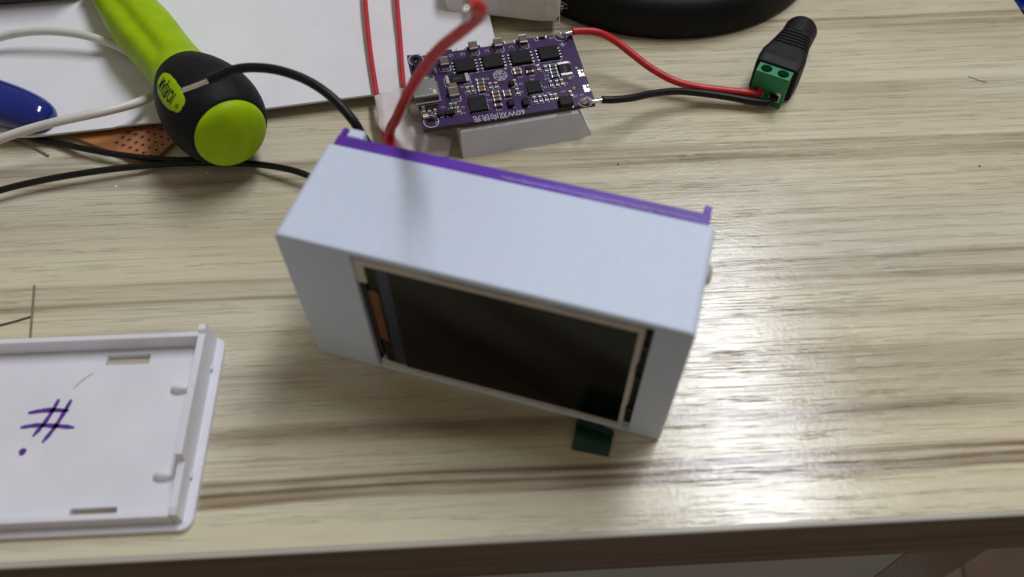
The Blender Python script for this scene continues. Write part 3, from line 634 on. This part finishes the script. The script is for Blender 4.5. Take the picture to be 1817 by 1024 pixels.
# power transistors
def soic(cx, cy, dx=7.3, dy=4.9, n=4, hgt=1.1):
    p = c3(cx, cy, hgt)
    chip = part('power_chip', 'chip', p, (dx-1.2, dy, hgt), 0.12, z0=0.08)
    for sgn in (-1, 1):
        for k in range(n):
            b = MB(); b.box((sgn*(dx/2-0.3), (k-(n-1)/2)*1.22, 0.16-hgt/2-0.08), (1.0, 0.46, 0.3), 0.06); o = b.build('lead', 'tin', chip)
    x0, x1, y0 = p.x-dx/2-.1, p.x+dx/2+.1, p.y-dy/2-.35
    sline([(x0+.2, y0+.5), (x0+.2, y0), (x1-.2, y0), (x1-.2, y0+.5)]); return p
so = [soic(*q) for q in ((583, 345), (813, 312), (1045, 278), (1275, 243))]
p = so[1]; scirc(p.x+3.2, p.y-2.9, 0.18, 0.25)
# big ceramic capacitors
def mlcc(cx, cy, w_=2.5, l=3.2, hgt=2.3, m='mlcc', outline=True):
    p = c3(cx, cy)           # near foot of the part
    ctr = Vector((p.x, p.y+l/2, 0))
    cap = part('ceramic_capacitor', m, ctr, (w_, l-1.0, hgt), 0.12, z0=0.06)
    for sgn in (-1, 1):
        b = MB(); b.box((0, sgn*(l/2-0.28), 0), (w_+.04, 0.56, hgt+0.05), 0.12); b.build('end_terminal', 'steel', cap)
        b = MB(); b.box((0, sgn*(l/2+0.12), -hgt/2+.10), (w_*0.8, 0.3, 0.26), 0.1); b.build('solder_fillet', 'tin', cap)
    if outline:
        x0, x1, y0 = ctr.x-w_/2-.45, ctr.x+w_/2+.45, p.y-.55
        sline([(x0, y0+1.9), (x0, y0+.45), (x0+.4, y0), (x1-.4, y0), (x1, y0+.45), (x1, y0+1.9)], 0.2)
    return cap
for q in ((658, 262), (862, 236), (1068, 208), (420, 392)): mlcc(*q)
mlcc(498, 645, 2.9, 3.4, 2.2); 
p = c3(480, 545); part('ceramic_capacitor', 'mlcc2', Vector((p.x, p.y, 0)), (2.5, 1.5, 1.7), 0.12)
# shunt resistors
def shunt(cx, cy, dx, dy, txt, rot):
    p = c3(cx, cy, 0.6); r = part('shunt_resistor', 'chip', p, (dx, dy, 0.65), 0.06, z0=0.05)
    for sgn in (-1, 1):
        b = MB()
        if dx > dy: b.box((sgn*(dx/2-.35), 0, 0.03), (1.1, dy+.1, 0.72), 0.1)
        else: b.box((0, sgn*(dy/2-.3), 0.03), (dx+.1, 0.95, 0.72), 0.1)
        b.build('end_terminal', 'steel', r)
    tv, tf = text_mesh(txt, 1.35); c, s_ = math.cos(R(rot)), math.sin(R(rot))
    b = MB(); b.add([(v.x*c-v.y*s_, v.x*s_+v.y*c, 0.36) for v in tv], tf); b.build('marking', 'res', r)
    x0, x1, y0, y1 = p.x-dx/2-.5, p.x+dx/2+.5, p.y-dy/2-.4, p.y+dy/2+.4
    if dx > dy: sline([(x0, y1-.6), (x0, y0), (x0+2.2, y0)]); sline([(x1, y1-.6), (x1, y0), (x1-2.2, y0)])
    else: sline([(x0, y1), (x0, y0), (x1, y0)]); sline([(x1, y1-1), (x1, y1), (x0, y1)])
M['mark'] = mat('chip_marking', (0.16, 0.16, 0.16), 0.6, var=0.1)
shunt(518, 462, 6.6, 3.0, 'R002', 180); shunt(1408, 380, 3.5, 4.9, 'R001', 90)
# flat pack chips
def qfn(cx, cy, s, npin):
    p = c3(cx, cy, 0.8); ch = part('control_chip', 'chip', p, (s, s*0.97, 0.85), 0.06, z0=0.03)
    for k in range(npin):
        t = (k-(npin-1)/2)*(s*0.86/npin)
        for (x, y, dx, dy) in ((t, -s/2-.08, .22, .42), (t, s/2+.06, .22, .4), (-s/2-.1, t, .4, .2), (s/2+.1, t, .4, .2)):
            b = MB(); b.box((x, y, -.34), (dx, dy, .16), 0.03); b.build('pin', 'tin', ch)
    return p
u1 = qfn(690, 668, 5.3, 9); u2 = qfn(1153, 527, 4.4, 9)
scirc(u1.x, u1.y-2.9, 0.0, .1) if False else None
# small packages
def sot(cx, cy, dx, dy, hgt=1.0, pins=((-1, -1), (1, -1), (0, 1)), name='small_chip'):
    p = c3(cx, cy, hgt); ch = part(name, 'chip', p, (dx, dy, hgt), 0.1, z0=0.06)
    for a, c in pins:
        b = MB(); b.box((a*dx*0.32, c*(dy/2+.2), 0.14-hgt/2), (0.42, 0.6, 0.24), 0.06); b.build('lead', 'tin', ch)
    return p
sot(1418, 640, 3.9, 3.1, 1.5, tuple((a, 1) for a in (-1.1, -.4, .4, 1.1))+((1.4, -1),)); sot(962, 655, 1.7, 2.5, 1.1, ((1, -1), (-1, -.2), (-1, .4))); sot(1083, 650, 1.7, 2.5, 1.1, ((1, -1), (-1, -.2), (-1, .4)))
sot(458, 735, 2.9, 1.6, 1.0, ((-1, -1), (1, -1))); sot(374, 748, 1.6, 1.6, 0.9, ((0, -1), (1, -1))); sot(190, 345, 2.6, 2.6, 1.4); sot(968, 495, 1.5, 1.7, 1.0, ((0, -1), (1, -1))); sot(1108, 372, 1.7, 1.2, 1.0, ((-1, -1), (1, -1)))
# chip resistors and small capacitors
def chip2(cx, cy, m, vertical=True, l=1.9, w_=1.0, hgt=0.65, box=True):
    p = c3(cx, cy, 0.3); dx, dy = (w_, l) if vertical else (l, w_)
    o = part('chip_resistor' if m == 'res' else 'chip_capacitor', m, p, (dx*(1 if vertical else .7), dy*(.62 if vertical else 1), hgt), 0.05, z0=0.04)
    for sgn in (-1, 1):
        b = MB(); b.box((0, sgn*(l/2-.12), 0) if vertical else (sgn*(l/2-.12), 0, 0), (dx+.03, .46, hgt+.02) if vertical else (.46, dy+.03, hgt+.02), 0.08); b.build('end_terminal', 'tin', o)
    if box:
        a, c = dx/2+.28, dy/2+.3
        if vertical: sline([(p.x-a, p.y+.3), (p.x-a, p.y-c), (p.x+a, p.y-c), (p.x+a, p.y+.3)], .11)
        else: sline([(p.x-.2, p.y-c), (p.x-a-.2, p.y-c), (p.x-a-.2, p.y+c), (p.x-.2, p.y+c)], .11)
for q in ((604, 558, 'mlcc'), (646, 552, 'mlcc'), (790, 525, 'res'), (838, 520, 'res'), (1016, 572, 'res'), (1186, 376, 'mlcc'), (1250, 385, 'res'), (1292, 508, 'res'), (1342, 503, 'res'), (1158, 640, 'res'), (1204, 634, 'res'), (1250, 627, 'res'), (1296, 620, 'res'), (1330, 615, 'mlcc2'), (1382, 494, 'mlcc2'), (990, 500, 'mlcc2'), (525, 725, 'mlcc2'), (468, 695, 'res'), (338, 742, 'mlcc'), (1455, 590, 'mlcc2'), (505, 690, 'res'), (240, 722, 'res'), (285, 718, 'res')):
    chip2(q[0], q[1], q[2])
for q in ((706, 478, 'res'), (712, 505, 'mlcc'), (716, 535, 'mlcc2'), (722, 562, 'mlcc2'), (835, 580, 'mlcc2'), (842, 610, 'mlcc2'), (850, 640, 'mlcc2'), (858, 685, 'res'), (1012, 392, 'mlcc2'), (1020, 420, 'mlcc2'), (1118, 408, 'mlcc2'), (1306, 362, 'res'), (1312, 390, 'res'), (1320, 418, 'res'), (1328, 446, 'res'), (925, 575, 'mlcc'), (932, 600, 'mlcc'), (330, 300, 'mlcc')):
    chip2(q[0], q[1], q[2], False, 2.1, 1.0, .65, box=False)
for x0, y0, x1, y1 in ((665, 460, 758, 585), (800, 565, 890, 720), (1275, 345, 1350, 465), (890, 555, 975, 625)):
    a = c3(x0, y0); c = c3(x1, y1); sline([(a.x, a.y), (a.x, c.y), (c.x, c.y)], .12)
p = c3(1010, 405); scirc(p.x, p.y, 1.55, .16); 
p = c3(258, 785); part('indicator_led', 'led', p, (1.6, 1.2, .8), .1, z0=.03)
p = c3(1215, 125); part('indicator_led', mat('led_green', (0.07, 0.15, 0.05), 0.3, var=0.2), p, (2.0, 0.9, .8), .1, z0=.03)
for sgn in (-1, 1): part('solder_pad', 'tin', Vector((p.x+sgn*1.25, p.y-.1, 0)), (.6, 1.0, .22), .08)
sline([(p.x-1.0, p.y-.95), (p.x-2.1, p.y-.95), (p.x-2.3, p.y+.6)], .16)
p = c3(1290, 128); stext('SX', p.x+.1, p.y, 1.2)
# solder joints
def blob(cx, cy, rx, ry, rz, m='tin'):
    p = c3(cx, cy); b = MB(); prof = [(0, 1.0), (.25, .96), (.5, .80), (.75, .52), (.92, .24), (1.0, .01)]
    rng_ = random.Random(int(cx)); ph = rng_.uniform(0, 6)
    b.lathe(smooth_prof(prof, 3), 18, Matrix.Translation((p.x, p.y, 0)) @ Matrix.Diagonal((rx, ry, rz, 1)), lambda z, a: 1+0.12*math.sin(2*a+ph)+.06*math.sin(3*a)); return b.build('solder_joint', m, pcb)
blob(1370, 112, 1.5, 1.3, 1.5); blob(1570, 648, 1.6, 1.2, 1.3); blob(333, 412, .75, .9, 1.9); blob(1447, 464, .75, .75, .8, 'tin'); blob(1480, 546, .7, .7, .7, 'tin'); blob(880, 420, .01, .01, .01) if False else None
p = c3(1370, 112); scirc(p.x, p.y, 2.0, .2); p = c3(1575, 652); scirc(p.x, p.y, 2.0, .2, 180, 400)
for cx, cy in ((1525, 420), (1578, 545)):
    p = c3(cx, cy); part('edge_pad', 'tin', Vector((hw-1.25, p.y, 0)), (1.6, 2.5, .06), 0, z0=.0)
    part('edge_solder', 'tin', Vector((hw-.75, p.y+.6, 0)), (.8, 1.0, .5), .2)
for x, w_ in notches:
    for sgn in (-1, 1): part('edge_pad', 'tin', Vector((x+sgn*(w_/2+.22), hh-.5, 0)), (.4, 1.0, .1), 0.02)
# USB socket
ua = c3(100, 478, 3.0); ub = c3(318, 445, 3.0); uc = c3(345, 575, 3.0)
ux0 = -hw-0.9; ux1 = ub.x+0.3; uy = (ub.y+uc.y)/2-0.2
usb = thing('usb_socket_tmp', 'x', 'x') if False else None
b = MB(); sec = [(y, z) for y, z in rr(-4.4, 0.05, 4.4, 3.2, 1.1, 5)]; sec2 = [(y, z) for y, z in rr(-4.1, 0.35, 4.1, 2.9, .9, 5)]
b.rings([[(ux0, uy+y, z) for y, z in sec2], [(ux0, uy+y, z) for y, z in sec], [(ux1, uy+y, z) for y, z in sec]], caps=False, smooth=False)
b.rings([[(ux1, uy+y, z) for y, z in sec], [(ux1+.01, uy+y*.99, 1.6+(z-1.6)*.99) for y, z in sec]], caps=True, smooth=False)
b.rings([[(ux0, uy+y, z) for y, z in reversed(sec2)], [(ux1-1, uy+y, z) for y, z in reversed(sec2)]], caps=False, smooth=False)
usb = b.build('usb_socket', 'usb', pcb)
b = MB(); b.box(((ux0+ux1)/2, uy-4.55, 1.15), (ux1-ux0-.3, 0.5, 0.5), .12); b.build('shell_edge', 'ivory', usb)  # cream strip painted in for light caught by the shell's rounded side
b = MB(); b.box(((ux0+ux1)/2, uy-4.75, 0.4), (ux1-ux0-.5, 0.4, 0.45), .1); b.build('shell_edge', 'steel', usb)
b = MB(); b.box(((ux0+ux1)/2, uy, 1.6), (ux1-ux0-2, 6.4, .7), .1); b.build('tongue', 'chip', usb)
for dx, dy in ((.62, 2.6), (.70, -1.4), (.36, 2.4)):
    b = MB(); b.lathe([(3.2, .42), (3.26, .4), (3.28, .22), (3.22, .2), (3.22, .01)], 14, Matrix.Translation((ux0+(ux1-ux0)*dx, uy+dy, 0))); b.build('shell_dimple', 'steel', usb)
b = MB(); b.box((ux1-.9, uy-2.6, 3.25), (1.0, 1.5, .1), .03); b.build('shell_spring', 'ivory', usb)
b = MB(); b.box((ux1-.9, uy+3.2, 3.24), (1.2, 1.3, .06), .02); b.build('shell_slot', 'gap', usb)
for k in range(12): part('socket_pin', 'tin', Vector((ux1+.45, uy-3.6+k*.65, 0)), (.9, .28, .2), .05)
part('small_chip', 'chip', Vector((ux1-2.6, uy-6.0, 0)), (3.2, 1.7, .7), .1)
# emblem and lettering
p = c3(873, 437); er = 2.05
V8 = [(p.x+er*math.cos(R(a)), p.y+er*math.sin(R(a))) for a in (20, 65, 90+25, 160, 200, 245, 295, 340)]
sline(V8+[V8[0]], .17)
for i, j in ((0, 3), (1, 5), (2, 6), (4, 7), (0, 5), (3, 6), (1, 4), (2, 7), (1, 3), (5, 7)): sline([V8[i], V8[j]], .12)
a = c3(625, 800); c = c3(1100, 735)
ctr = (a+c)/2; stext('60W\u53cc\u5411\u5feb\u5145', ctr.x, ctr.y, 2.55)
for cx, cy, t in ((960, 202, 'L1'), (760, 234, 'L1'), (562, 262, 'L2'), (466, 272, 'L2')):
    q = c3(cx, cy); stext(t, q.x, q.y, 1.35)
q = c3(1388, 182); sline([(q.x-.8, q.y), (q.x+.8, q.y)], .24); sline([(q.x, q.y-.8), (q.x, q.y+.8)], .24)
q = c3(1503, 375); sline([(q.x-.45, q.y), (q.x+.45, q.y)], .22); sline([(q.x, q.y-.45), (q.x, q.y+.45)], .22)
q = c3(1545, 597); sline([(q.x-.5, q.y), (q.x+.5, q.y)], .22)
for cx, cy, t in ((1255, 437, 'R17'), (1260, 465, 'R18'), (1135, 470, 'U6'), (1045, 505, 'C8'), (1048, 572, 'R7'), (1245, 535, 'R6'), (1150, 600, 'R5'), (1185, 597, 'R4'), (1222, 593, 'R3'), (1275, 580, 'R9'), (1390, 570, 'R11'), (1415, 503, 'C7'), (1300, 345, 'R21'), (1280, 322, 'Q1'), (1068, 352, 'Q2'), (870, 378, 'Q3'), (630, 420, 'Q4'), (760, 465, 'R24'), (570, 530, 'C18'), (625, 522, 'C20'), (565, 700, 'R2'), (570, 748, 'C1'), (400, 700, 'C2'), (350, 825, 'C3'), (1498, 605, 'C9'), (1140, 437, 'C12'), (1040, 450, 'C13'), (760, 600, 'R14'), (785, 640, 'R15'), (240, 700, 'R1'), (1250, 350, 'R22'), (1178, 350, 'C15')):
    q = c3(cx, cy); stext(t, q.x, q.y, 0.95)
silk.build('silkscreen', 'silk', pcb)
# coils on the underside carry the rear of the board
for cx in (-8, 6):
    part('inductor', 'chip', Vector((cx+3, 7.0, 0)), (10, 9, 2.9), .4, z0=-PT-2.9)

# ---------------------------------------------------------------- barrel jack adapter and its leads
JYAW = R(-29.5); JF = (at(1343, 121, 11.2)+at(1402, 142, 11.2))/2 + 4.2*Vector((-math.sin(JYAW), math.cos(JYAW), 0))
jack = thing('jack_adapter', 'black barrel jack adapter with a green two screw terminal block', 'adapter', (JF.x, JF.y, 0), (0, 0, JYAW))
def superring(y, wx, z0, z1, e, n=32):
    cz = (z0+z1)/2; hz = (z1-z0)/2; out = []
    for k in range(n):
        a = 2*math.pi*k/n; ca, sa = math.cos(a), math.sin(a)
        out.append((wx/2*math.copysign(abs(ca)**e, ca), y, cz+hz*math.copysign(abs(sa)**e, sa)))
    return out
b = MB(); S = [(-0.6, 12.6, 0.3, 11.5, .18), (-0.3, 13.4, 0.05, 11.9, .2), (3.0, 14.0, 0, 12.1, .22), (6.5, 14.0, 0, 12.0, .25), (9.0, 13.2, .1, 11.9, .32)]
L_ = 33.6
y = 9.6; k = 0
for k in range(6):                 # ribbed strain section
    t = k/6; wx = 13.0-2.6*t; zt = 11.9-.7*t; zb = .1+.35*t
    S += [(y, wx, zb, zt, .36+.25*t), (y+1.0, wx-.15, zb, zt-.1, .38+.25*t), (y+1.15, wx-.95, zb+.4, zt-.5, .4+.25*t), (y+1.55, wx-1.0, zb+.4, zt-.52, .4+.25*t)]
    y += 1.7
S += [(y+.2, 10.6, .5, 11.1, .8), (y+1.2, 10.6, .5, 11.1, .95), (L_-6.3, 10.5, .5, 11.0, 1), (L_-5.7, 10.0, .7, 10.8, 1), (L_-5.4, 8.6, 1.5, 10.1, 1)]
b.rings([superring(*s) for s in S], smooth=False); b.build('housing', 'jack', jack)
YZ = Matrix(((1, 0, 0, 0), (0, 0, -1, 0), (0, 1, 0, 0), (0, 0, 0, 1)))
GX = 10.4
gb = MB()
gb.plate(rr(-GX/2, -4.9, GX/2, 0.0, .15, 1), [circ(-2.6, -2.75, 1.75, 24), circ(2.6, -2.75, 1.75, 24)], 8.6, 11.2)
gb.plate(rr(-GX/2, 0.35, GX/2, 8.6, .15, 1), [rr(-4.35, 1.6, -.75, 5.6, .2, 1), rr(.75, 1.6, 4.35, 5.6, .2, 1)], 0.6, 4.9, YZ)
term = gb.build('terminal_block', 'green', jack)
b = MB(); b.box((0, -.2, 5.2), (GX-.3, .6, 9.6), 0); b.build('rear_wall', 'hole', term)
for sgn in (-1, 1):
    b = MB(); b.lathe([(7.0, .01), (7.0, 1.5), (7.3, 1.55), (7.3, 1.0), (7.6, .9), (7.6, .01)], 20, Matrix.Translation((sgn*2.6, -2.75, 1.2))); b.build('clamp_screw', 'stud', term)
    b = MB(); b.plate(rr(-1.75, -1.95, 1.75, 1.95, .2, 1), [rr(-1.25, -1.45, 1.25, .9, .2, 1)], 0, 2.6, Matrix.Translation((sgn*2.55, -2.1, 3.6)) @ YZ); b.build('wire_clamp', 'steel', term)
for s_, x in (('+', -3), ('\u2212', 3.2)):
    tv, tf = text_mesh(s_, 4.5); b = MB(); b.add([(x+v.x, 4.3+v.y, 12.13-0.012*max(0, v.y)) for v in tv], tf); b.build('polarity_mark', 'rubber', jack)
jl = lambda p: p
def jw(x, y, z): c, s = math.cos(JYAW), math.sin(JYAW); return Vector((JF.x+x*c-y*s, JF.y+x*s+y*c, z))
rp = RP @ Vector((c3(1395, 100).x, c3(1395, 100).y, 1.0))+PO; bp_ = RP @ Vector((c3(1600, 640).x, c3(1600, 640).y, .9))+PO
zr = rp.z
P_ = [at(1015, 56, zr+.3), at(1035, 55, zr+.1), at(1062, 58, zr-.6), at(1092, 73, 12), at(1122, 96, 9.5), at(1155, 121, 7), at(1195, 143, 5.2), at(1235, 154, 4.6), at(1280, 160, 4.2), at(1320, 164, 4.0), jw(-2.55, -5.6, 3.6), jw(-2.5, -3.2, 3.6)]
wr = thing('power_lead', 'thick red lead from the plus pad of the circuit board to the green terminal', 'wire')
b = MB(); b.tube(P_, 1.15, 14, 10); b.build('sheath', 'red', wr)
b = MB(); b.tube([rp+Vector((-.6, 0, .1)), at(1003, 60, zr+.5), at(1019, 56, zr+.3)], .6, 8, 6); b.build('tinned_end', 'tin', wr)
zb = bp_.z
P_ = [at(1068, 177, zb+.2), at(1090, 177, zb-.3), at(1120, 174, zb-1.6), at(1160, 166, 7.6), at(1200, 162, 6), at(1240, 165, 4.6), at(1285, 171, 3.6), at(1325, 178, 3.0), at(1358, 182, 2.9), jw(2.2, -5.6, 3.0), jw(2.5, -2.2, 3.4)]
wb = thing('power_lead', 'thick black lead from the minus pad of the circuit board to the green terminal', 'wire')
b = MB(); b.tube(P_, 1.1, 14, 10); b.build('sheath', 'black', wb)
b = MB(); b.tube([bp_+Vector((-.6, 0, .2)), at(1050, 180, zb+.5), at(1072, 177, zb+.2)], .55, 8, 6); b.build('tinned_end', 'tin', wb)

# ---------------------------------------------------------------- specks
def speck(px, py, r, m, label, cat='speck'):
    p = at(px, py, 0); rng_ = random.Random(int(px+py)); b = MB(); bm = bmesh.new(); bmesh.ops.create_icosphere(bm, subdivisions=2, radius=r)
    for v in bm.verts: v.co *= rng_.uniform(.6, 1.2); v.co.z = abs(v.co.z)*.7+.02 if v.co.z > 0 else 0
    b.add([v.co for v in bm.verts], [[v.index for v in f.verts] for f in bm.faces]); bm.free()
    o = b.build('crumb', m); o.location = p*MM; tag(o, label, cat)
speck(1097, 292, .35, 'hair', 'tiny dark crumb on the desk behind the purple frame', 'crumb')
speck(1738, 295, .35, 'hair', 'tiny dark crumb alone on bare desk right of the adapter', 'crumb')
speck(205, 331, .45, 'foam', 'tiny white crumb on the desk in front of the black cable', 'crumb')
speck(368, 307, .4, 'foam', 'tiny white crumb in the shadow of the lime end cap', 'crumb')
speck(1177, 77, .45, 'foam', 'tiny white crumb at the foot of the black round base', 'crumb')
b = MB(); b.tube([at(1718, 136, .12), at(1728, 139, .2), at(1738, 143, .2), at(1751, 146, .12)], .08, 5, 6); tag(b.build('hair', 'hair'), 'short dark hair lying on the desk right of the adapter', 'hair')
